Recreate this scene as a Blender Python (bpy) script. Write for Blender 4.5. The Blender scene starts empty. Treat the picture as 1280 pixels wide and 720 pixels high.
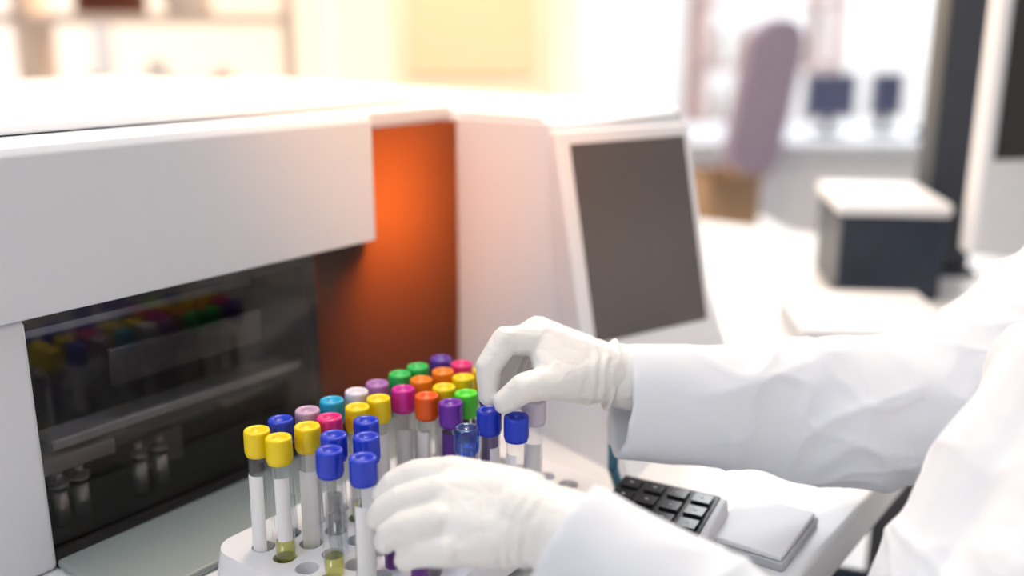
import bpy, bmesh, math, random
from mathutils import Vector, Matrix, noise
random.seed(4)
SC=bpy.context.scene; COL=SC.collection
try:
    SC.view_settings.view_transform='Standard'
    SC.view_settings.look='None'
    SC.view_settings.exposure=0.30
except Exception: pass
YAW=-math.radians(37.7)
BZ=0.80

# ---------------------------------------------------------------- materials
def mat(name,col,rough=.5,metal=0,bump=0,bscale=40,var=0,coat=0,sss=0,spec=None):
    m=bpy.data.materials.new(name); m.use_nodes=True
    nt=m.node_tree; b=nt.nodes["Principled BSDF"]
    b.inputs["Base Color"].default_value=(*col,1); b.inputs["Roughness"].default_value=rough
    b.inputs["Metallic"].default_value=metal
    if coat: b.inputs["Coat Weight"].default_value=coat
    if spec is not None: b.inputs["Specular IOR Level"].default_value=spec
    if sss:
        b.inputs["Subsurface Weight"].default_value=sss; b.inputs["Subsurface Scale"].default_value=.005
    tc=nt.nodes.new("ShaderNodeTexCoord")
    nz=nt.nodes.new("ShaderNodeTexNoise"); nz.inputs["Scale"].default_value=bscale; nz.inputs["Detail"].default_value=4
    nt.links.new(tc.outputs["Object"],nz.inputs["Vector"])
    if bump:
        bp=nt.nodes.new("ShaderNodeBump"); bp.inputs["Strength"].default_value=bump; bp.inputs["Distance"].default_value=.002
        nt.links.new(nz.outputs["Fac"],bp.inputs["Height"]); nt.links.new(bp.outputs["Normal"],b.inputs["Normal"])
    if var:
        mr=nt.nodes.new("ShaderNodeMapRange"); mr.inputs["To Min"].default_value=1-var; mr.inputs["To Max"].default_value=1+var
        nt.links.new(nz.outputs["Fac"],mr.inputs["Value"])
        mx=nt.nodes.new("ShaderNodeVectorMath"); mx.operation='SCALE'; mx.inputs[0].default_value=col
        nt.links.new(mr.outputs["Result"],mx.inputs["Scale"]); nt.links.new(mx.outputs["Vector"],b.inputs["Base Color"])
    return m
def glassy(name,tint,gl=.12,rough=.03,edge=.5,edgecol=(.8,.85,.9),mx_=.8):
    m=bpy.data.materials.new(name); m.use_nodes=True; nt=m.node_tree; nt.nodes.clear()
    o=nt.nodes.new("ShaderNodeOutputMaterial"); tr=nt.nodes.new("ShaderNodeBsdfTransparent"); tr.inputs[0].default_value=(*tint,1)
    g=nt.nodes.new("ShaderNodeBsdfGlossy"); g.inputs["Roughness"].default_value=rough; g.inputs[0].default_value=(*edgecol,1)
    lw=nt.nodes.new("ShaderNodeLayerWeight"); lw.inputs[0].default_value=edge
    mr=nt.nodes.new("ShaderNodeMapRange"); mr.inputs["To Min"].default_value=gl; mr.inputs["To Max"].default_value=mx_
    pw=nt.nodes.new("ShaderNodeMath"); pw.operation='POWER'; pw.inputs[1].default_value=3.0
    nt.links.new(lw.outputs["Facing"],pw.inputs[0]); nt.links.new(pw.outputs[0],mr.inputs["Value"])
    mx=nt.nodes.new("ShaderNodeMixShader"); nt.links.new(mr.outputs["Result"],mx.inputs[0]); nt.links.new(tr.outputs[0],mx.inputs[1]); nt.links.new(g.outputs[0],mx.inputs[2])
    nt.links.new(mx.outputs[0],o.inputs[0]); return m
def amber(name):  # orange translucency added to imitate a lens-flare glow
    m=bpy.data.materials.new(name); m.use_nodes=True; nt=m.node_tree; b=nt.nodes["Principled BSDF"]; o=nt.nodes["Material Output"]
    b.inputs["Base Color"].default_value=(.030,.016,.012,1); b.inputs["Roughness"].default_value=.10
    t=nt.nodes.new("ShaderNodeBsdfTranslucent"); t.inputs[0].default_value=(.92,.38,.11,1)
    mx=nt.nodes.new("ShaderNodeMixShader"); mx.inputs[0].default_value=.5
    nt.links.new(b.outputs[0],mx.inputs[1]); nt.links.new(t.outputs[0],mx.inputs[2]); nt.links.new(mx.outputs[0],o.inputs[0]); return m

WHITE=mat("white_enamel",(.75,.785,.85),.35,bump=.02,bscale=300)
WHITE2=mat("white_plastic",(.84,.85,.89),.4)
GREYLT=mat("pale_grey_plastic",(.30,.345,.335),.45,bump=.05,bscale=200)
BLACK=mat("black_plastic",(.010,.010,.012),.3)
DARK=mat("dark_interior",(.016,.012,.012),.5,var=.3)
BAYG=mat("bay_grey",(.22,.22,.24),.4,var=.2)
METAL=mat("steel",(.50,.50,.53),.3,metal=.7)
FLAREGLOW=amber("flare_glow_door")
SCREEN=mat("screen_glass",(.095,.082,.078),.25)
TRAYM=mat("tray_plastic",(.84,.85,.90),.35,sss=.1)
GLOVE=mat("latex_glove",(.86,.855,.845),.42,bump=.18,bscale=80,sss=.1)
COATM=mat("coat_cotton",(.80,.84,.91),.85,bump=.10,bscale=60)
SKIN=mat("skin",(.62,.40,.30),.5,sss=.1)
HAIRM=mat("hair",(.05,.03,.02),.6,bump=.6,bscale=200)
TROUS=mat("trouser_cloth",(.02,.04,.07),.8,bump=.3)
BENCHM=mat("bench_laminate",(.78,.79,.82),.35,bump=.03)
GLASS=glassy("tube_glass",(.97,.98,.98),.06,.04,.5,(.95,.97,1),mx_=.85)
DGLASS=glassy("smoked_glass",(.80,.79,.78),.028,.04,.4,(.9,.9,.9),mx_=.12)
PAPER=mat("label_paper",(.86,.86,.88),.7)

# ---------------------------------------------------------------- mesh helpers
def finish(name,bm,m,parent=None,smooth=False,loc=None,rotz=None,bevel=0,segs=2,angle=30):
    me=bpy.data.meshes.new(name); bmesh.ops.recalc_face_normals(bm,faces=bm.faces[:]); bm.to_mesh(me); bm.free()
    if isinstance(m,(list,tuple)):
        for q in m: me.materials.append(q)
    else: me.materials.append(m)
    ob=bpy.data.objects.new(name,me); COL.objects.link(ob)
    if parent is not None: ob.parent=parent
    if loc is not None: ob.location=loc
    if rotz is not None: ob.rotation_euler=(0,0,rotz)
    if bevel:
        b=ob.modifiers.new("bevel",'BEVEL'); b.width=bevel; b.segments=segs; b.limit_method='ANGLE'; b.angle_limit=math.radians(angle)
        b.harden_normals=False
        smooth=True
    if smooth:
        for p in me.polygons: p.use_smooth=True
        if bevel or smooth=='auto':
            try:
                w=ob.modifiers.new("wn",'WEIGHTED_NORMAL'); w.keep_sharp=False
            except Exception: pass
    return ob
def abox(bm,x0,x1,y0,y1,z0,z1,mi=0):
    vs=[bm.verts.new(c) for c in [(x0,y0,z0),(x1,y0,z0),(x1,y1,z0),(x0,y1,z0),(x0,y0,z1),(x1,y0,z1),(x1,y1,z1),(x0,y1,z1)]]
    for f in [(0,3,2,1),(4,5,6,7),(0,1,5,4),(1,2,6,5),(2,3,7,6),(3,0,4,7)]:
        fc=bm.faces.new([vs[i] for i in f]); fc.material_index=mi
    return vs
def box(name,x0,x1,y0,y1,z0,z1,m,parent=None,bevel=.002,**k):
    bm=bmesh.new(); abox(bm,x0,x1,y0,y1,z0,z1); return finish(name,bm,m,parent,bevel=bevel,**k)
def prism(name,prof,y0,y1,m,parent=None,bevel=.004,axis='y'):
    bm=bmesh.new()
    if axis=='y':
        a=[bm.verts.new((p[0],y0,p[1])) for p in prof]; b=[bm.verts.new((p[0],y1,p[1])) for p in prof]
    else:
        a=[bm.verts.new((y0,p[0],p[1])) for p in prof]; b=[bm.verts.new((y1,p[0],p[1])) for p in prof]
    n=len(prof); bm.faces.new(a); bm.faces.new(b[::-1])
    for i in range(n): bm.faces.new([a[i],b[i],b[(i+1)%n],a[(i+1)%n]])
    return finish(name,bm,m,parent,bevel=bevel)
def rcyl(bm,p,q,r1,r2=None,seg=24,mi=0):
    p=Vector(p);q=Vector(q); r2=r1 if r2 is None else r2
    d=(q-p); L=d.length; rot=d.to_track_quat('Z','Y').to_matrix().to_4x4()
    g=bmesh.ops.create_cone(bm,cap_ends=True,segments=seg,radius1=r1,radius2=r2,depth=L,matrix=Matrix.Translation((p+q)/2)@rot)
    for v in g['verts']:
        for f in v.link_faces: f.material_index=mi
def cyl(name,p,q,r,m,parent=None,r2=None,seg=24,bevel=.001):
    bm=bmesh.new(); rcyl(bm,p,q,r,r2,seg); return finish(name,bm,m,parent,bevel=bevel)
def lathe(bm,prof,seg=40,ribr=0,zr=None):
    rings=[]
    for (r,z) in prof:
        if r<=1e-6: rings.append([bm.verts.new((0,0,z))])
        else:
            ring=[]
            for i in range(seg):
                rr=r
                if zr and zr[0]<=z<=zr[1] and i%2: rr=r-ribr
                t=2*math.pi*i/seg; ring.append(bm.verts.new((rr*math.cos(t),rr*math.sin(t),z)))
            rings.append(ring)
    for a,b in zip(rings,rings[1:]):
        for i in range(seg):
            j=(i+1)%seg
            if len(a)==1 and len(b)==1: continue
            if len(a)==1: bm.faces.new([a[0],b[i],b[j]])
            elif len(b)==1: bm.faces.new([a[i],a[j],b[0]])
            else: bm.faces.new([a[i],a[j],b[j],b[i]])
def sph(bm,c,r,s=(1,1,1),u=16,v=12,rot=None):
    M=Matrix.Translation(Vector(c))
    if rot is not None: M=M@rot
    M=M@Matrix.Diagonal((*[r*q for q in s],1))
    return bmesh.ops.create_uvsphere(bm,u_segments=u,v_segments=v,radius=1,matrix=M)['verts']
def hull(bm,balls):
    t=bmesh.new()
    for c,r in balls: sph(t,c,r)
    bmesh.ops.convex_hull(t,input=t.verts[:])
    for v in [v for v in t.verts if not v.link_faces]: t.verts.remove(v)
    me=bpy.data.meshes.new("tmp"); t.to_mesh(me); t.free(); bm.from_mesh(me); bpy.data.meshes.remove(me)
def chain(bm,pts):
    for a,b in zip(pts,pts[1:]): hull(bm,[a,b])
def remesh(name,bm,m,parent,voxel,smooth=6,fn=None):
    me=bpy.data.meshes.new(name); bm.to_mesh(me); bm.free()
    ob=bpy.data.objects.new(name,me); COL.objects.link(ob)
    r=ob.modifiers.new("r",'REMESH'); r.mode='VOXEL'; r.voxel_size=voxel
    s=ob.modifiers.new("s",'SMOOTH'); s.factor=.5; s.iterations=smooth
    dg=bpy.context.evaluated_depsgraph_get(); me2=bpy.data.meshes.new_from_object(ob.evaluated_get(dg))
    ob.modifiers.clear(); ob.data=me2; bpy.data.meshes.remove(me); me2.name=name
    if fn:
        co_=[v.co.copy() for v in me2.vertices]; nn=[v.normal.copy() for v in me2.vertices]; flat=[]
        for p,n in zip(co_,nn):
            q=p+n*fn(p); flat.extend(q)
        me2.vertices.foreach_set("co",flat); me2.update()
    me2.materials.clear(); me2.materials.append(m)
    for p in me2.polygons: p.use_smooth=True
    if parent is not None: ob.parent=parent
    return ob
def root(name,label,cat,loc=(0,0,0),rz=0,group=None):
    e=bpy.data.objects.new(name,None); e.empty_display_size=.05; COL.objects.link(e); e.location=loc; e.rotation_euler=(0,0,rz)
    if label: e["label"]=label; e["category"]=cat
    if group: e["group"]=group
    return e
def tag(ob,label,cat,group=None):
    ob["label"]=label; ob["category"]=cat
    if group: ob["group"]=group
    return ob
def W(a,n,z): # machine frame -> world
    c,s=math.cos(YAW),math.sin(YAW)
    return (c*n-s*a, s*n+c*a, z)

# ---------------------------------------------------------------- camera
cam=bpy.data.cameras.new("camera"); co=bpy.data.objects.new("camera",cam); COL.objects.link(co); SC.camera=co
co.location=(0,0,1.14); co.rotation_euler=(math.pi/2-math.radians(14.93),0,0); cam.lens=33.75; cam.sensor_width=36
cam.dof.use_dof=True; cam.dof.focus_distance=.60; cam.dof.aperture_fstop=2.0; cam.clip_start=.02

# ---------------------------------------------------------------- room (local frame: x = n, y = a)
def struct(ob): ob["kind"]="structure"; return ob
WALL=mat("wall_paint",(.86,.86,.86),.8,bump=.05,bscale=20)
FLOORM=mat("floor_vinyl",(.80,.80,.80),.25,bump=.02,var=.03,bscale=3)
CEILM=mat("ceiling_paint",(.9,.9,.9),.9,bump=.05)
FRAME=mat("window_frame",(.80,.76,.72),.5)
n0,n1,a0,a1,H=-3.2,2.6,-2.0,5.2,2.8
R=dict(rotz=YAW)
struct(box("floor",n0-.1,n1+.1,a0-.1,a1+.1,-.05,0,FLOORM,bevel=0,**R))
struct(box("ceiling",n0-.1,n1+.1,a0-.1,a1+.1,H,H+.05,CEILM,bevel=0,**R))
struct(box("wall_front",n1,n1+.1,a0,a1,0,H,WALL,bevel=0,**R))
struct(box("wall_left",n0,n1,a0-.1,a0,0,H,WALL,bevel=0,**R))
struct(box("wall_right",n0,n1,a1,a1+.1,0,H,WALL,bevel=0,**R))
bm=bmesh.new()
abox(bm,n0-.1,n0,a0,a1,0,.55); abox(bm,n0-.1,n0,a0,a1,2.5,H); abox(bm,n0-.1,n0,a0,-.2,.55,2.5); abox(bm,n0-.1,n0,4.9,a1,.55,2.5)
struct(finish("wall_back",bm,WALL,rotz=YAW))
bm=bmesh.new()
for y in [-.2,.82,1.84,2.86,3.88,4.86]: abox(bm,n0-.08,n0-.02,y,y+.05,.55,2.5)
for z in (.55,1.6,2.45): abox(bm,n0-.08,n0-.02,-.2,4.9,z,z+.05)
struct(finish("window_1",bm,FRAME,rotz=YAW))
for nm,b in (("baseboard_right",(n0,n1,a1-.015,a1,0,.1)),("baseboard_back",(n0,n0+.015,a0,a1,0,.1))):
    struct(box(nm,*b,FRAME,bevel=.002,**R))

# ---------------------------------------------------------------- bench
bench=root("laboratory_bench","long white laminate laboratory bench carrying the analyser","bench",W(0,0,0),YAW)
box("worktop",-1.35,-.19,-.7,1.62,BZ-.035,BZ,BENCHM,bench,.004)
for n in (-1.3,-.26):
    for a in (-.65,.95 if n>-1 else .4,1.55):
        box("leg",n,n+.05,a,a+.05,0,BZ-.035,METAL,bench,.002)

# ---------------------------------------------------------------- analyser (local x=n, y=a, z above bench)
an=root("blood_analyser","large white blood analyser with dark glass front and dark door with added flare glow","laboratory machine",W(0,0,BZ),YAW)
prism("hood",[(-.57,.172),(-.57,.270),(-.574,.2755),(-1.15,.282),(-1.15,.172)],-.62,.552,WHITE,an,.0015)
prism("lid",[(-.625,.277),(-.63,.284),(-1.12,.288),(-1.12,.277)],-.60,.665,WHITE2,an,.002)
box("left_cover",-1.15,-.577,-.62,.262,.0,.1705,WHITE,an,.004)
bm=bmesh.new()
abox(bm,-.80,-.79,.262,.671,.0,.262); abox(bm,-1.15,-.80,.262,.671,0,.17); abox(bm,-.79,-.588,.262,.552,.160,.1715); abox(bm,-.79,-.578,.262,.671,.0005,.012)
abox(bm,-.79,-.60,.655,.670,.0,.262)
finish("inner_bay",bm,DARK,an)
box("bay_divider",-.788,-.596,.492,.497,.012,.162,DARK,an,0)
box("rear_top",-1.15,-.588,.552,.671,.262,.276,WHITE,an,.003)
box("glass_front",-.586,-.583,.262,.498,.012,.1715,DGLASS,an,0)
prism("flare_glow_door",[(.498,.004),(.671,.004),(.671,.262),(.552,.262),(.552,.1715),(.498,.1715)],-.586,-.583,FLAREGLOW,an,0,axis='x')  # dark panel; flare glow is put into its translucent colour
box("base_ledge",-.582,-.495,.262,.62,.0,.006,GREYLT,an,.002)
box("sample_rail",-.635,-.605,.28,.49,.068,.074,BAYG,an,.001)
box("rail_lip",-.604,-.600,.28,.49,.071,.077,mat("rail_metal",(.40,.40,.43),.35),an,.0008)
box("lower_rail",-.66,-.64,.28,.49,.040,.046,BAYG,an,.001)
box("upper_rail",-.68,-.66,.27,.49,.132,.140,BAYG,an,.001)
box("reflection_plate",-.612,-.609,.33,.46,.100,.126,mat("reflection_grey",(.05,.048,.052),.25),an,.0006)  # grey plate added behind the glass to stand in for a reflection
box("rear_plate",-.74,-.735,.30,.485,.03,.15,mat("bay_plate",(.04,.035,.035),.3),an,.001)
for a in (.285,.300,.345,.362):
    bm=bmesh.new(); rcyl(bm,(-.612,a,.012),(-.612,a,.038),.005); rcyl(bm,(-.612,a,.038),(-.612,a,.044),.0065); rcyl(bm,(-.612,a,.044),(-.612,a,.052),.003)
    finish("probe",bm,METAL,an,smooth='auto')
box("pump_block",-.66,-.605,.272,.325,.052,.064,BAYG,an,.002)
box("pump_block",-.68,-.64,.36,.40,.012,.05,BAYG,an,.002)
box("belt_guide",-.622,-.612,.31,.42,.052,.058,BLACK,an,.001)
prism("right_housing",[(-.437,.09),(-.477,.262),(-.49,.27),(-1.15,.276),(-1.15,0),(-.40,0)],.6725,.90,WHITE,an,.002)
bm=bmesh.new()
v=[bm.verts.new(p) for p in [(-.588,.671,.265),(-.479,.671,.265),(-.435,.668,.09),(-.345,.600,.0),(-.588,.669,.0),(-.588,.671,.09)]]
w=[bm.verts.new(p) for p in [(-.588,.69,.265),(-.479,.69,.265),(-.435,.69,.09),(-.36,.690,.0),(-.588,.69,.0)]]
for q in ([v[0],v[1],v[2],v[5]],[v[5],v[2],v[4]],[v[2],v[3],v[4]],[v[1],w[1],w[2],v[2]],[v[2],w[2],w[3],v[3]],[v[0],w[0],w[1],v[1]],[w[0],w[4],w[3],w[2],w[1]],[v[4],v[3],w[3],w[4]],[v[0],v[5],v[4],w[4],w[0]]):
    bm.faces.new(q)
finish("side_panel",bm,WHITE,an,bevel=.0015)
mon=root("touch_monitor","","")
BL=Vector((.0725,.787,.8805)); hx=Vector((.829,.559,0)); th=math.radians(14)
up=Vector((-.559*math.sin(th),.829*math.sin(th),math.cos(th))); nr=hx.cross(up)
M=Matrix(((hx.x,up.x,nr.x,BL.x),(hx.y,up.y,nr.y,BL.y),(hx.z,up.z,nr.z,BL.z),(0,0,0,1)))
bm=bmesh.new(); w_,h_=.132,.172
abox(bm,-.014,w_+.009,-.018,h_+.012,-.028,.0)
finish("bezel",bm,WHITE2,mon,bevel=.003,segs=3)
bm=bmesh.new(); abox(bm,0,w_,0,h_,-.001,.0012); finish("screen",bm,SCREEN,mon,bevel=.0006)
bm=bmesh.new(); abox(bm,.02,w_-.02,.02,h_-.03,-.055,-.028); finish("mount",bm,WHITE2,mon,bevel=.004)
mon.parent=an; mon.matrix_parent_inverse=(Matrix.Translation(an.location)@Matrix.Rotation(YAW,4,'Z')).inverted(); mon.matrix_basis=M

# ---------------------------------------------------------------- tray
tray=root("tube_rack","white plastic test tube rack with rows of round holes","tube rack",W(.43,-.41,BZ+.0065),YAW)
def rrect(x0,x1,y0,y1,r,k=6):
    o=[]
    for cx,cy,s in ((x1-r,y1-r,0),(x0+r,y1-r,90),(x0+r,y0+r,180),(x1-r,y0+r,270)):
        for i in range(k+1):
            t=math.radians(s+90*i/k); o.append((cx+r*math.cos(t),cy+r*math.sin(t)))
    return o
bm=bmesh.new()
lo=rrect(-.0785,.0765,-.118,.122,.018); hi=rrect(-.0755,.0735,-.115,.119,.016)
A_=[bm.verts.new((x,y,0)) for x,y in lo]; B_=[bm.verts.new((x,y,.018)) for x,y in hi]
bm.faces.new(A_[::-1]); bm.faces.new(B_)
for i in range(len(A_)): j=(i+1)%len(A_); bm.faces.new([A_[i],A_[j],B_[j],B_[i]])
tb=finish("rack_body",bm,TRAYM,tray)
bm=bmesh.new()
for i in range(10):
    for j in range(7):
        x=-.459+.0208*j+.41; y=.336+.0211*i-.43
        if x<.07: rcyl(bm,(x,y,.003),(x,y,.04),.0073,seg=28)
cut=finish("cutter",bm,TRAYM,tray)
bo=tb.modifiers.new("b",'BOOLEAN'); bo.operation='DIFFERENCE'; bo.object=cut; bo.solver='EXACT'
bpy.context.view_layer.update()
dg=bpy.context.evaluated_depsgraph_get(); me=bpy.data.meshes.new_from_object(tb.evaluated_get(dg)); tb.modifiers.clear(); tb.data=me
bpy.data.objects.remove(cut)
bv=tb.modifiers.new("bevel",'BEVEL'); bv.width=.0012; bv.segments=2; bv.limit_method='ANGLE'; bv.angle_limit=math.radians(40)

# ---------------------------------------------------------------- tubes
CAPC={"yellow":(.95,.70,.005),"blue":(.015,.05,.62),"mauve":(.58,.38,.56),"cyan":(.02,.42,.72),"white":(.8,.74,.85),"lilac":(.45,.20,.52),
"green":(.03,.58,.12),"lime":(.10,.80,.04),"purple":(.12,.05,.42),"pink":(.82,.03,.23),"magenta":(.66,.02,.36),"orange":(.95,.25,.01),"redorange":(.92,.12,.01),"clearblue":(.20,.38,.88),"violet":(.16,.02,.40),"navy":(.01,.03,.42)}
capmesh={}
def cap_mesh(c):
    if c in capmesh: return capmesh[c]
    bm=bmesh.new()
    lathe(bm,[(0,.0925),(.0042,.0925),(.0046,.0942),(.0066,.0950),(.0076,.0946),(.0080,.0936),(.0081,.0920),(.0081,.0808),(.0078,.0798),(.0074,.0796),(.0074,.0782),(.0066,.0780),(.0066,.084),(0,.084)],seg=52,ribr=.0005,zr=(.0805,.0925))
    if c=="clearblue": m=glassy("cap_"+c,(.30,.48,.95),.10,.08,.5,(.6,.75,1),mx_=.6)
    else: m=mat("cap_"+c,CAPC[c],.26,sss=.03)
    me=bpy.data.meshes.new("cap_"+c); bmesh.ops.recalc_face_normals(bm,faces=bm.faces[:]); bm.to_mesh(me); bm.free(); me.materials.append(m)
    for p in me.polygons: p.use_smooth=True
    capmesh[c]=me; return me
bm=bmesh.new(); R0=.0063
out=[(0,0),(.003,.0006),(.005,.0022),(.0061,.0046),(R0,.007),(R0,.083)]
lathe(bm,out,32)
me_glass=bpy.data.meshes.new("tube_glass"); bmesh.ops.recalc_face_normals(bm,faces=bm.faces[:]); bm.to_mesh(me_glass); bm.free(); me_glass.materials.append(GLASS)
for p in me_glass.polygons: p.use_smooth=True
def label_mesh(z0,z1,ang,m):
    bm=bmesh.new(); k=18; r=R0+.00025
    lo=[];hi=[]
    for i in range(k+1):
        t=-ang/2+ang*i/k
        lo.append(bm.verts.new((r*math.cos(t),r*math.sin(t),z0))); hi.append(bm.verts.new((r*math.cos(t),r*math.sin(t),z1)))
    for i in range(k): bm.faces.new([lo[i],lo[i+1],hi[i+1],hi[i]])
    me=bpy.data.meshes.new("label"); bm.to_mesh(me); bm.free(); me.materials.append(m)
    for p in me.polygons: p.use_smooth=True
    return me
def liquid_mesh(h,m):
    bm=bmesh.new(); r=.0056
    lathe(bm,[(0,.0012),(.003,.0018),(.0048,.0036),(r,.007),(r,h),(0,h)],24)
    me=bpy.data.meshes.new("liquid"); bmesh.ops.recalc_face_normals(bm,faces=bm.faces[:]); bm.to_mesh(me); bm.free(); me.materials.append(m)
    for p in me.polygons: p.use_smooth=True
    return me
LIQ={"serum":glassy("serum",(.90,.88,.42),.08,.1,.5,(.9,.9,.6),mx_=.4),"purplel":mat("purple_fluid",(.16,.01,.32),.2),"clear":glassy("pale_fluid",(.92,.94,.97),.08,.1,.5,mx_=.4),"teal":glassy("teal_fluid",(.86,.93,.95),.08,.1,.5,mx_=.4)}
LM=[label_mesh(.010,.066,2.0,PAPER),label_mesh(.016,.058,2.7,PAPER),label_mesh(.028,.070,1.5,PAPER)]
PURL=label_mesh(.008,.074,6.0,mat("purple_label",(.09,.02,.24),.5))
def tube(c,a,n,lab=0,liq=None,h=.03,dz=0,tilt=(0,0),sc=None):
    cn={"clearblue":"translucent blue"}.get(c,c)
    extra=" and white label" if lab in(1,2,3) else (" and purple label" if lab==4 else "")
    x,y,_=W(a,n,0)
    e=root("test_tube","%s glass tube with %s cap%s in rack"%("short" if sc else "clear",cn,extra),"test tube",(x,y,BZ+.0098+dz),random.uniform(0,6.28) if lab==0 else random.uniform(-2.4,-.7),"capped test tubes in the rack")
    e.rotation_euler=(tilt[0]+random.uniform(-.015,.015),tilt[1]+random.uniform(-.015,.015),e.rotation_euler[2])
    if sc: e.scale=sc
    for nm,me in (("glass_tube",me_glass),("cap",cap_mesh(c))):
        o=bpy.data.objects.new(nm,me); COL.objects.link(o); o.parent=e
    if lab:
        o=bpy.data.objects.new("paper_label",PURL if lab==4 else LM[lab-1]); COL.objects.link(o); o.parent=e
    if liq:
        o=bpy.data.objects.new("liquid",liquid_mesh(h,LIQ[liq])); COL.objects.link(o); o.parent=e
T=[("yellow",.336,-.459,1,None),("blue",.357,-.459,0,"clear"),("mauve",.378,-.459,1,None),("cyan",.398,-.459,3,None),("white",.419,-.459,2,None),("lilac",.440,-.459,0,"clear"),
("green",.462,-.459,1,None),("green",.483,-.459,0,None),("purple",.505,-.459,1,None),
("yellow",.337,-.438,3,"serum"),("yellow",.360,-.440,1,None),("pink",.378,-.438,0,"clear"),("yellow",.401,-.438,3,"serum"),("yellow",.420,-.437,3,"clear"),("magenta",.442,-.436,1,None),
("orange",.463,-.438,2,None),("orange",.485,-.438,1,None),("pink",.506,-.438,1,None),("yellow",.506,-.417,0,None),
("blue",.361,-.416,0,"clear"),("blue",.388,-.417,0,"clear"),("blue",.371,-.3965,3,None),("blue",.343,-.4005,0,"serum"),("blue",.348,-.378,1,"clear"),
("redorange",.442,-.415,3,"serum"),("yellow",.464,-.417,1,None),("yellow",.485,-.417,0,None),("lime",.464,-.396,4,None),("violet",.4445,-.393,4,None),
("clearblue",.417,-.358,0,None),("navy",.485,-.395,4,None),("blue",.4484,-.3645,3,"clear"),("blue",.4520,-.3460,3,"clear"),("white",.478,-.352,1,None)]
for c,a,n,lab,lq in T:
    tube(c,a,n,lab,lq,h={"serum":.026,"clear":.04,"teal":.030,"purplel":.03}.get(lq,.03))
for a,n in ((.3705,-.378),(.3717,-.357),(.392,-.357)):
    tube("violet",a,n,0,"purplel",h=.06,sc=(.9,.9,.40))

# ---------------------------------------------------------------- person
per=root("person","person in white lab coat and white gloves reaching over rack","person",(0,0,0),0)
V=Vector
def ringbead(bm,c,t,R,r,n=40,k=8):
    c=V(c); t=V(t).normalized(); s_=t.cross(V((0,0,1))).normalized(); u_=s_.cross(t); g=[]
    for i in range(n):
        a=2*math.pi*i/n; o=s_*math.cos(a)+u_*math.sin(a)
        g.append([bm.verts.new(c+o*(R+r*math.cos(2*math.pi*j/k))+t*r*math.sin(2*math.pi*j/k)) for j in range(k)])
    for i in range(n):
        for j in range(k): bm.faces.new([g[i][j],g[(i+1)%n][j],g[(i+1)%n][(j+1)%k],g[i][(j+1)%k]])
def glove(fingers,palm,thumb,cuff,name,label,wristc,axis,bead=None):
    bm=bmesh.new()
    for f in fingers: chain(bm,f)
    for ex in palm: hull(bm,ex)
    chain(bm,thumb); chain(bm,cuff)
    if bead: ringbead(bm,*bead)
    wristc=V(wristc); axis=V(axis).normalized()
    def wr(p):
        d=noise.noise(p*45)*.0004
        t=(p-wristc).dot(axis); k=max(0,1-abs(t)/.018)
        d+=k*.0006*math.sin(t*800+4*noise.noise(p*60))
        d+=(1-abs(noise.noise(V((p.x*130,p.y*60,p.z*60)))))**9*.0003-(1-abs(noise.noise(V((p.x*50+9,p.y*90,p.z*110)))))**10*.0003
        return d
    g=remesh(name,bm,GLOVE,per,.0011,4,wr); g["label"]=label; return g
idx=[(V((.0208,.5952,.9463)),.0108),(V((-.0041,.5858,.9490)),.0094),(V((-.0150,.5785,.9335)),.0084),(V((-.0148,.5743,.9160)),.0071)]
mid=[(V((.0172,.6152,.9457)),.0106),(V((.0000,.6030,.9385)),.0094),(V((-.0065,.5965,.9230)),.0085),(V((-.0050,.5910,.9085)),.0072)]
rng=[(V((.0194,.6334,.9364)),.0102),(V((.0030,.6230,.9270)),.0089),(V((-.0010,.6160,.9110)),.0080),(V((.0020,.6090,.8990)),.0069)]
pnk=[(V((.0273,.6478,.9226)),.0096),(V((.0100,.6390,.9130)),.0080),(V((.0060,.6330,.9000)),.0071),(V((.0090,.6270,.8900)),.0062)]
thb=[(V((.0495,.5900,.9180)),.0142),(V((.0262,.5710,.9265)),.0112),(V((.0075,.5620,.9255)),.0095),(V((-.0045,.5630,.9160)),.0077)]
wr=[(V((.0600,.598,.925)),.0175),(V((.0620,.620,.919)),.0165)]
glove([idx,mid,rng,pnk],[[idx[0],mid[0],rng[0],pnk[0]]+wr,[thb[0],thb[1],idx[0],wr[0]]],thb,
      [(V((.0600,.608,.921)),.0195),(V((.0700,.607,.918)),.0215),(V((.120,.607,.908)),.024)],"glove","white latex glove pinching the tube cap",(.056,.606,.921),(1,0,-.1),((.0660,.607,.9185),(1,0,-.15),.0226,.0019))
idx=[(V((-.0334,.4916,.9010)),.0104),(V((-.0545,.4955,.8990)),.0088),(V((-.0665,.4975,.8925)),.0080),(V((-.0730,.4990,.8850)),.0070)]
mid=[(V((-.0391,.4740,.8985)),.0104),(V((-.0600,.4795,.8910)),.0089),(V((-.0705,.4835,.8835)),.0081),(V((-.0755,.4885,.8755)),.0071)]
rng=[(V((-.0374,.4585,.8905)),.0101),(V((-.0570,.4650,.8830)),.0087),(V((-.0665,.4705,.8755)),.0078),(V((-.0700,.4765,.8680)),.0068)]
pnk=[(V((-.0311,.4480,.8795)),.0094),(V((-.0470,.4550,.8740)),.0079),(V((-.0545,.4605,.8685)),.0070),(V((-.0580,.4670,.8625)),.0062)]
thb=[(V((-.0100,.4850,.8850)),.0150),(V((-.0330,.5050,.8740)),.0120),(V((-.0500,.5180,.8680)),.0105),(V((-.0620,.5250,.8640)),.0088)]
wr=[(V((.0060,.4650,.8980)),.0175),(V((.0100,.4480,.8890)),.0175)]
sh_=V((.005,0,0))
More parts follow.
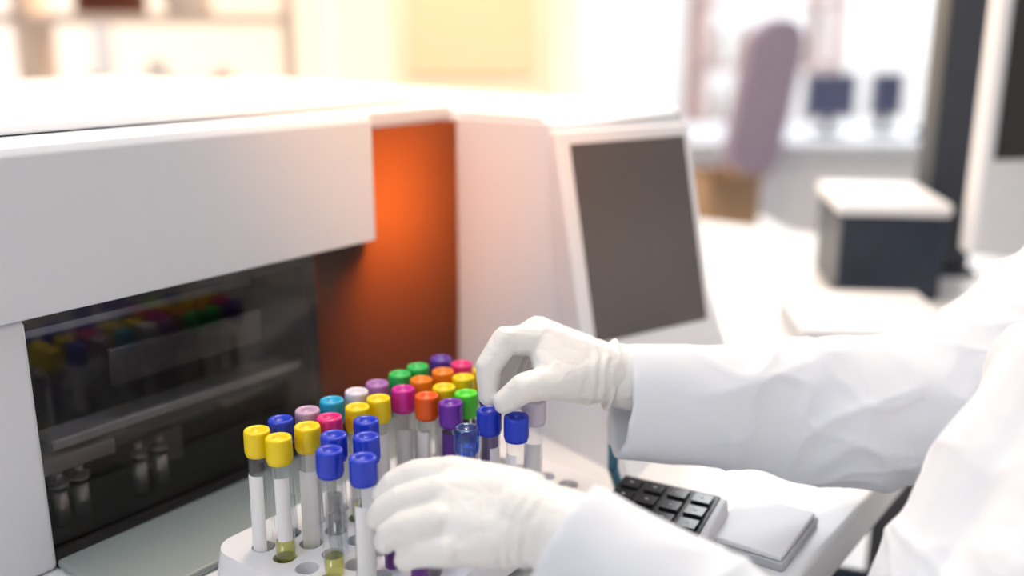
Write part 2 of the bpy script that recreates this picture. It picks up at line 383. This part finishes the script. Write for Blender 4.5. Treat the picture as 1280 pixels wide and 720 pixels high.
glove([idx,mid,rng,pnk],[[(idx[0][0]+sh_,.0098),(mid[0][0]+sh_,.0098),(rng[0][0]+sh_,.0094),(pnk[0][0]+sh_,.0088)]+wr,[thb[0],thb[1],idx[0],wr[0]]],thb,
      [(V((.0080,.4560,.8935)),.0210),(V((.0350,.4420,.8880)),.024),(V((.070,.425,.8780)),.026)],"glove","white latex glove steadying the rack",(.012,.455,.892),(.9,-.4,-.15))

def loft(bm,rings,seg=40):
    prev=None
    for c,t,r in rings:
        c=V(c); t=V(t).normalized(); s=t.cross(V((0,0,1))).normalized(); u=s.cross(t)
        rx,ry=r if isinstance(r,tuple) else (r,r)
        ring=[bm.verts.new(c+s*rx*math.cos(2*math.pi*i/seg)+u*ry*math.sin(2*math.pi*i/seg)) for i in range(seg)]
        if prev:
            for i in range(seg): bm.faces.new([prev[i],prev[(i+1)%seg],ring[(i+1)%seg],ring[i]])
        else: bm.faces.new(ring[::-1])
        prev=ring
    bm.faces.new(prev)
def sleeve(bm,cuff,elbow,shoulder,rc,re,rs,rm):
    cuff=V(cuff);elbow=V(elbow);sh=V(shoulder); t=(elbow-cuff).normalized(); L=(elbow-cuff).length
    t2=(sh-elbow).normalized(); tm=(t+t2).normalized()
    inn=(rc[0]-.005,rc[1]-.007)
    R_=[(cuff+t*.03,t,(inn[0]*.8,inn[1]*.8)),(cuff+t*.014,t,inn),(cuff,t,inn),(cuff-t*.001,t,rc),(cuff+t*.02,t,(rc[0]+.001,rc[1]+.001)),(cuff+t*L*.45,t,rm),(cuff+t*L*.8,t,re),
        (elbow+(t2-t)*.01,tm,(re[0]*1.05,re[1]*1.05)),(elbow+t2*.06,t2,re),(elbow.lerp(sh,.6),t2,((re[0]+rs)/2,(re[1]+rs)/2)),(sh,t2,rs)]
    loft(bm,R_)
coat=bmesh.new()
CU1=V((.0720,.604,.9000)); CU2=V((.0270,.4430,.8900))
sleeve(coat,CU1,(.290,.636,.876),(.545,.755,.998),(.029,.040),(.048,.052),.062,(.038,.045))
sleeve(coat,CU2,(.190,.345,.812),(.365,.44,1.00),(.031,.033),(.05,.05),.065,(.040,.042))
s=V((.45,.89,0)); f=V((-.89,.45,0))
def tc(x,z,fw=0): return V((.455,.600,z))+s*x+f*fw
hull(coat,[(tc(.15,.995),.055),(tc(-.15,1.0),.055),(tc(.12,.88,-.01),.095),(tc(-.12,.90,.0),.095),(tc(0,1.04,-.01),.055)])
hull(coat,[(tc(.12,.88,-.01),.095),(tc(-.12,.90,.0),.095),(tc(.11,.75,.0),.10),(tc(-.11,.75,.0),.10)])
hull(coat,[(tc(.11,.75,.0),.10),(tc(-.11,.75,.0),.10),(tc(.13,.58,.0),.115),(tc(-.13,.58,.0),.115)])
hull(coat,[(tc(-.13,.97),.055),(V((.300,.465,.945)),.055),(V((.248,.440,.85)),.062),(V((.235,.42,.74)),.065),(tc(-.12,.9),.09)])
hull(coat,[(V((.248,.440,.85)),.062),(V((.235,.42,.74)),.065),(tc(-.11,.62),.09),(tc(-.12,.9),.09)])
def cl(x): return max(0,min(1,x))
def folds(p):
    k=min(1,max(0,((p-CU1).length-.045)/.05),max(0,((p-CU2).length-.04)/.05))
    t=cl((.56-p.y)/.06)*cl((p.x-.20)/.05)
    w_=noise.noise(p*6)*.8
    q1=V((p.x*7+p.z*13,p.y*7,p.z*11-p.x*7)); q2=V((p.x*13,p.y*13,p.z*3.5))
    def F(q,am,fi): 
        a=1-abs(noise.noise(q+V((w_,w_,0)))); b=1-abs(noise.noise(q*2.3+V((5,3,w_)))); c=1-abs(noise.noise(q*1.4+V((1,8,w_*1.5))))
        return (a**3-.45)*.0055*am+((b**8-.2)*.0018+(c**7-.2)*.0032)*fi
    return k*((1-t)*F(q1,1,1)+t*F(q2,1.7,.5))
cm=remesh("lab_coat",coat,COATM,per,.0030,10,folds); cm["label"]="white cotton lab coat with creased loose sleeves"
bm=bmesh.new()
chain(bm,[(V((.105,.607,.902)),.017),(V((.290,.636,.874)),.028),(V((.53,.745,.98)),.035)])
chain(bm,[(V((.060,.430,.880)),.017),(V((.190,.345,.815)),.028),(V((.365,.445,.98)),.04)])
hull(bm,[(tc(.12,.97),.045),(tc(-.12,.97),.045),(tc(.10,.6),.07),(tc(-.10,.6),.07)])
chain(bm,[(tc(0,1.02),.055),(tc(0,1.14,.02),.05)])
hc=tc(0,1.23,.03)
rot=f.to_track_quat('X','Z').to_matrix().to_4x4()
sph(bm,hc,1,(.092,.074,.112),24,18,rot); sph(bm,hc+V((0,0,-.06))+f*.03,.055)
hull(bm,[(hc+f*.085+V((0,0,.01)),.008),(hc+f*.105+V((0,0,-.022)),.011),(hc+f*.08+V((0,0,-.025)),.012)])
for sg in (-1,1): sph(bm,hc+s*.076*sg+V((0,0,-.005)),1,(.018,.008,.03),12,10,rot)
hull(bm,[(hc+f*.082+s*.018+V((0,0,-.058)),.007),(hc+f*.082-s*.018+V((0,0,-.058)),.007)])
for sg in (-1,1): chain(bm,[(tc(.10*sg,.56),.07),(tc(.10*sg,.57,.42),.05),(tc(.10*sg,.10,.40),.035),(tc(.10*sg,.05,.52),.03)])
body=remesh("body",bm,SKIN,per,.005,4)
bm=bmesh.new()
for sg in (-1,1): chain(bm,[(tc(.10*sg,.57),.095),(tc(.10*sg,.575,.42),.068),(tc(.10*sg,.12,.40),.052)])
remesh("trousers",bm,TROUS,per,.006,4)
bm=bmesh.new()
for sg in (-1,1): hull(bm,[(tc(.10*sg,.045,.38),.042),(tc(.10*sg,.04,.52),.038)])
remesh("shoes",bm,mat("shoe",(.7,.7,.7),.5),per,.005,4)
bm=bmesh.new(); sph(bm,hc+V((0,0,.022))-f*.02,1,(.096,.083,.115),24,18,rot); 
remesh("hair",bm,HAIRM,per,.005,4)
bm=bmesh.new()
for sg in (-1,1): sph(bm,hc+f*.083+s*.031*sg+V((0,0,.008)),.010)
finish("eyes",bm,mat("eye",(.1,.07,.05),.1),per,smooth=True)
st=root("lab_stool","round black laboratory stool with steel base","stool",(tc(0,0).x,tc(0,0).y,0),0)
cyl("seat",(0,0,.40),(0,0,.455),.18,BLACK,st,seg=48,bevel=.015)
cyl("post",(0,0,.06),(0,0,.40),.025,METAL,st)
for i in range(5):
    t=i*2*math.pi/5; cyl("leg",(0,0,.07),(.25*math.cos(t),.25*math.sin(t),.03),.015,METAL,st)

# ---------------------------------------------------------------- keypad
kp=root("keypad","small black numeric keypad in a white casing on bench","keypad",(.096,.597,BZ),-math.radians(28))
bm=bmesh.new()
pr=[(-.039,-.049,0),(.043,-.049,0),(.043,.045,0),(-.039,.045,0),(-.037,-.047,.014),(.041,-.047,.014),(.041,.043,.022),(-.037,.043,.022)]
v=[bm.verts.new(p) for p in pr]
for q in [(0,3,2,1),(4,5,6,7),(0,1,5,4),(1,2,6,5),(2,3,7,6),(3,0,4,7)]: bm.faces.new([v[i] for i in q])
finish("casing",bm,WHITE2,kp,bevel=.002,segs=3)
def kz(y): return .014+(y+.047)/.090*.008
bm=bmesh.new()
v=[bm.verts.new(p) for p in [(-.0365,-.0455,kz(-.0455)-.001),(.036,-.0455,kz(-.0455)-.001),(.036,.0425,kz(.0425)-.001),(-.0365,.0425,kz(.0425)-.001),(-.0365,-.0455,kz(-.0455)+.001),(.036,-.0455,kz(-.0455)+.001),(.036,.0425,kz(.0425)+.001),(-.0365,.0425,kz(.0425)+.001)]]
for q in [(0,3,2,1),(4,5,6,7),(0,1,5,4),(1,2,6,5),(2,3,7,6),(3,0,4,7)]: bm.faces.new([v[i] for i in q])
finish("face_plate",bm,BLACK,kp,bevel=.0005)
KEYM=mat("key_plastic",(.014,.014,.020),.25); LEG=mat("key_legend",(.6,.6,.65),.5)
for i in range(4):
    for j in range(5):
        x=-.0265+i*.0175; y=-.036+j*.0168
        bm=bmesh.new(); z=kz(y)
        abox(bm,x-.0066,x+.0066,y-.0064,y+.0064,z,z+.0035)
        abox(bm,x-.0016,x+.0010,y-.0005,y+.0005,z+.0035,z+.0038,1)
        finish("key",bm,[KEYM,LEG],kp,bevel=.0008)
pc=root("plastic_case","flat white plastic case with grey rim on bench","case",(.174,.603,BZ),-math.radians(34))
box("base",-.028,.028,-.038,.038,0,.006,mat("grey_rim",(.50,.53,.57),.4),pc,.001)
box("lid",-.026,.026,-.036,.036,.006,.010,WHITE2,pc,.001)
bm=bmesh.new(); chain(bm,[(V((.0750,.660,.885)),.004),(V((.0750,.658,.86)),.004),(V((.0755,.658,.825)),.004),(V((.082,.662,.804)),.004)])
cb=finish("shadow_strip",bm,mat("teal_shade",(.01,.14,.24),.4),smooth=True); tag(cb,"thin teal cable running down beside the machine","shadow_strip")  # teal strip put in place of the cuff's shadow

# ---------------------------------------------------------------- things further along the bench
e=root("control_box","dark navy equipment box with a white top on bench","box",(.503,1.30,BZ),-.15)
NAVY=mat("navy_metal",(.010,.020,.042),.4,var=.2)
box("body",-.065,.065,-.09,.09,.0,.112,NAVY,e,.003); box("top_cover",-.07,.07,-.095,.095,.112,.130,WHITE2,e,.006)
e=root("display_stand","tall black metal equipment column on the bench","equipment column",(.627,1.38,BZ),-.1)
BLU=mat("column_paint",(.012,.018,.030),.35)
box("foot",-.04,.04,-.05,.07,0,.012,BLU,e,.003); box("column",-.033,.033,-.035,.035,.012,.62,BLU,e,.004)
e=root("desktop_monitor","computer monitor with white frame and dark screen","monitor",(.627,1.19,BZ),.2)
box("frame",-.06,.40,-.015,.015,.07,.60,WHITE2,e,.008); box("screen",-.046,.38,-.018,-.014,.19,.58,BLACK,e,.001); box("neck",.10,.22,.01,.04,.01,.20,WHITE2,e,.004); box("foot",.04,.28,-.06,.10,0,.012,WHITE2,e,.004)
e=root("reagent_box","low white reagent box with a lid on bench","box",(.395,1.05,BZ),-.1)
box("body",-.075,.085,-.08,.08,0,.026,mat("reagent_grey",(.55,.57,.61),.5),e,.003); box("lid",-.078,.088,-.083,.083,.026,.036,WHITE2,e,.003)
CREAM=mat("cream_enamel",(.88,.78,.60),.4)
e=root("bench_centrifuge","cream coloured bench instrument with front panel","laboratory machine",(-.06,1.78,BZ),-.05)
box("housing",-.14,.13,-.10,.16,0,.46,CREAM,e,.01); box("front_panel",-.11,.10,-.106,-.10,.27,.44,mat("panel_beige",(.85,.68,.44),.4),e,.003); box("drawer",-.12,.11,-.108,-.10,.05,.24,CREAM,e,.003); box("handle",-.04,.03,-.125,-.108,.20,.212,METAL,e,.002)

# ---------------------------------------------------------------- second bench and its equipment
e=root("rear_bench","white laboratory bench with cabinet base","bench",(1.30,3.60,0),-.05)
box("worktop",-.85,1.5,-.35,.35,.74,.78,mat("rear_top",(.55,.58,.63),.4),e,.004); box("cabinet",-.83,1.45,-.28,.33,.0,.74,mat("cabinet_white",(.72,.73,.77),.5),e,.003)
DG=mat("drawer_grey",(.66,.68,.72),.5)
for i in range(4): box("drawer_front",-.80+i*.56,-.28+i*.56,-.295,-.28,.10,.70,DG,e,.003)
BLUES=mat("blue_screen",(.07,.08,.16),.3)
for k,(x,y,w) in enumerate([(1.14,3.50,.18),(1.36,3.55,.12)]):
    e=root("small_monitor","small blue-screened monitor on the rear bench","monitor",(x,y,.78),.1*k,"small monitors on the rear bench")
    box("frame",-w/2,w/2,-.012,.012,.06,.22,mat("bezel_grey%d"%k,(.20,.21,.26),.4),e,.004); box("screen",-w/2+.01,w/2-.01,-.014,-.011,.075,.21,BLUES,e,0); box("foot",-.05,.05,-.05,.05,0,.01,BLACK,e,.002); box("neck",-.015,.015,0,.02,.01,.08,BLACK,e,.002)
e=root("microscope","black laboratory microscope on the rear bench","microscope",(1.50,3.42,.78),.4)
BLK2=mat("microscope_black",(.03,.03,.05),.4)
box("base",-.05,.06,-.07,.07,0,.03,BLK2,e,.006); box("stage",-.04,.05,-.05,.04,.10,.115,BLK2,e,.003); box("arm",.035,.065,.02,.06,.03,.22,BLK2,e,.008)
cyl("objective",(0,0,.12),(0,0,.17),.014,METAL,e,r2=.022); cyl("body_tube",(0,.01,.17),(0,.05,.22),.026,BLK2,e); cyl("eyepiece",(0,.0,.205),(-.03,-.08,.27),.016,BLK2,e)
LIL=mat("mauve_fabric",(.30,.25,.33),.8,bump=.2)
e=root("office_chair","mauve fabric office chair by the rear bench","chair",(.74,3.05,0),.3)
bm=bmesh.new(); lo=rrect(-.09,.10,0,.50,.09)
A_=[bm.verts.new((x+.02*(z/.34),-.03-.06*(z/.34),.68+z)) for x,z in lo]; B_=[bm.verts.new((x+.02*(z/.34),.03-.06*(z/.34),.68+z)) for x,z in lo]
bm.faces.new(A_); bm.faces.new(B_[::-1])
for i in range(len(A_)): j=(i+1)%len(A_); bm.faces.new([A_[i],B_[i],B_[j],A_[j]])
finish("backrest",bm,LIL,e,bevel=.01)
box("seat",-.2,.2,-.42,-.02,.44,.52,LIL,e,.03); box("back_support",-.03,.03,0,.03,.46,.72,BLACK,e,.003); cyl("post",(0,-.2,.08),(0,-.2,.44),.025,BLACK,e)
for i in range(5):
    t=i*2*math.pi/5+.3; cyl("leg",(0,-.2,.09),(.2*math.cos(t),-.2+.2*math.sin(t),.05),.018,BLACK,e)
    cyl("castor",(.2*math.cos(t)-.012,-.2+.2*math.sin(t),.028),(.2*math.cos(t)+.012,-.2+.2*math.sin(t),.028),.028,BLACK,e)
e=root("low_cabinet","low white storage cabinet with two doors","cabinet",(.47,2.2,0),.1)
box("body",-.14,.16,-.16,.16,.0,.70,WHITE2,e,.004); box("door",-.13,.005,-.172,-.16,.05,.65,WHITE2,e,.003); box("door",.015,.15,-.172,-.16,.05,.65,WHITE2,e,.003)
for x in (-.01,.03): box("handle",x-.004,x+.004,-.185,-.172,.30,.40,METAL,e,.001)
e=root("cardboard_box","open brown cardboard box on the low cabinet","box",(.47,2.18,.70),.15)
CB=mat("cardboard",(.36,.23,.14),.85,bump=.2)
bm=bmesh.new(); abox(bm,-.06,.06,-.10,.10,0,.004); abox(bm,-.06,-.056,-.10,.10,.004,.13); abox(bm,.056,.06,-.10,.10,.004,.13); abox(bm,-.056,.056,-.10,-.096,.004,.13); abox(bm,-.056,.056,.096,.10,.004,.13)
finish("carton",bm,CB,e)
bm=bmesh.new(); v=[bm.verts.new(c) for c in [(-.06,-.10,.13),(.06,-.10,.13),(.06,-.16,.15),(-.06,-.16,.15)]]; bm.faces.new(v); finish("flap",bm,CB,e)
e=root("storage_shelf","tall open shelving rack with pale pink posts","shelf",(.92,4.40,0),.0)
PK=mat("pink_beige_metal",(.60,.46,.45),.5)
for x in (-.12,.45):
    for y in (-.15,.15): box("post",x,x+.05,y,y+.04,0,2.0,PK,e,.003)
for z in (.3,.70,.98,1.25,1.6): box("shelf",-.12,.50,-.15,.19,z,z+.02,PK,e,.002)
def bottle(x,y,z,c,h,r):
    b=root("reagent_bottle","%s plastic reagent bottle on a shelf"%c[0],"bottle",(x,y,z),0,"reagent bottles")
    bm=bmesh.new(); lathe(bm,[(0,0),(r,0),(r,h*.65),(r*.9,h*.75),(r*.4,h*.85),(r*.4,h*.9),(0,h*.9)],24); finish("bottle",bm,c[1],b,smooth=True)
    cyl("lid",(0,0,h*.86),(0,0,h),r*.5,WHITE2,b)
PB=("purple",mat("purple_bottle",(.20,.14,.38),.4)); WB=("white",mat("white_bottle",(.8,.8,.8),.4)); OB=("orange",mat("orange_bottle",(.75,.42,.20),.4)); RB=("dark red",mat("red_bottle",(.14,.03,.02),.4))
for i,(x,c) in enumerate([(.90,WB),(1.02,WB),(1.14,PB),(1.26,WB)]): bottle(x,4.37,1.002,c,.17,.035)
for i,(x,c) in enumerate([(.92,WB),(1.04,PB),(1.15,WB)]): bottle(x,4.37,.722,c,.17,.035)
e=root("side_shelf","low beige shelving unit holding bottles and boxes","shelf",(-1.35,2.6,0),.25)
BG=mat("beige_laminate",(.66,.54,.48),.5)
for z in (.1,.55,.86,1.16): box("shelf",-.55,.75,-.18,.18,z,z+.025,BG,e,.003)
for x in (-.57,.08,.73): box("upright",x,x+.03,-.18,.18,0,1.5,BG,e,.003)
for x,y,z,c,h,r in [(-1.05,2.62,1.187,RB,.2,.09),(-.86,2.66,1.187,WB,.2,.06),(-.78,2.65,.887,OB,.16,.05),(-1.6,2.45,.887,WB,.18,.06),(-1.45,2.5,.887,WB,.2,.05),(-1.10,2.6,.887,RB,.15,.05),(-.95,2.64,.887,WB,.18,.05)]:
    bottle(x,y,z,c,h,r)

# ---------------------------------------------------------------- light
def area(name,loc,target,size,power,col,sy=None):
    l=bpy.data.lights.new(name,'AREA'); l.size=size; l.energy=power; l.color=col
    if sy: l.shape='RECTANGLE'; l.size_y=sy
    o=bpy.data.objects.new(name,l); COL.objects.link(o); o.location=loc; o.rotation_euler=(Vector(target)-Vector(loc)).to_track_quat('-Z','Y').to_euler(); return o
area("ceiling_light",(-.1,1.0,2.7),(.0,.7,.8),.9,10.5,(.88,.94,1.0))
area("ceiling_light_far",(1.3,3.9,2.7),(1.2,3.8,0),1.6,70,(.93,.97,1))
area("window_light",(-.7,3.2,1.9),(-.3,.8,.95),1.2,24,(1,.66,.36))
area("key_light",(-.9,-.6,1.9),(.1,.6,.9),.6,6,(.78,.88,1))
area("warm_fill",(-.05,1.15,2.1),(-.05,1.75,1.15),.3,10,(1,.70,.38))  # added unseen fill, warms and brightens the cream instrument
def spot(name,loc,tgt,e_,col,ang,soft=.05):
    l=bpy.data.lights.new(name,'SPOT'); l.energy=e_; l.color=col; l.spot_size=math.radians(ang); l.spot_blend=1; l.shadow_soft_size=soft
    o=bpy.data.objects.new(name,l); COL.objects.link(o); o.location=loc; o.rotation_euler=(Vector(tgt)-o.location).to_track_quat('-Z','Y').to_euler()
spot("flare_spill_fill",(.0,.0,1.75),W(.62,-.58,1.09),38,(1,.42,.14),24)  # added unseen spot, imitates peach flare spill on the machine
def point(name,loc,e_,col,r=.01):
    l=bpy.data.lights.new(name,'POINT'); l.energy=e_; l.color=col; l.shadow_soft_size=r
    o=bpy.data.objects.new(name,l); COL.objects.link(o); o.location=loc
point("flare_glow_fill",W(.575,-.660,BZ+.195),.72,(1,.80,.58),.03)  # added light inside the machine, makes the door's flare glow
point("bay_fill",W(.33,-.60,BZ+.150),.045,(.95,.95,1),.01)  # added fill so the rails show in the dark bay
w=bpy.data.worlds.new("world"); SC.world=w; w.use_nodes=True; nt=w.node_tree; bg=nt.nodes["Background"]
tc_=nt.nodes.new("ShaderNodeTexCoord"); dt=nt.nodes.new("ShaderNodeVectorMath"); dt.operation='DOT_PRODUCT'; dt.inputs[1].default_value=Vector((.03,.98,.12)).normalized()
nt.links.new(tc_.outputs["Generated"],dt.inputs[0])
cr=nt.nodes.new("ShaderNodeValToRGB"); nt.links.new(dt.outputs["Value"],cr.inputs[0])
el=cr.color_ramp.elements; el[0].position=0; el[0].color=(.82,.9,1,1); el[1].position=1; el[1].color=(1,.80,.50,1)
q=cr.color_ramp.elements.new(.85); q.color=(1,.86,.76,1); q=cr.color_ramp.elements.new(.97); q.color=(1,.78,.54,1)
nt.links.new(cr.outputs[0],bg.inputs[0]); bg.inputs[1].default_value=1.25
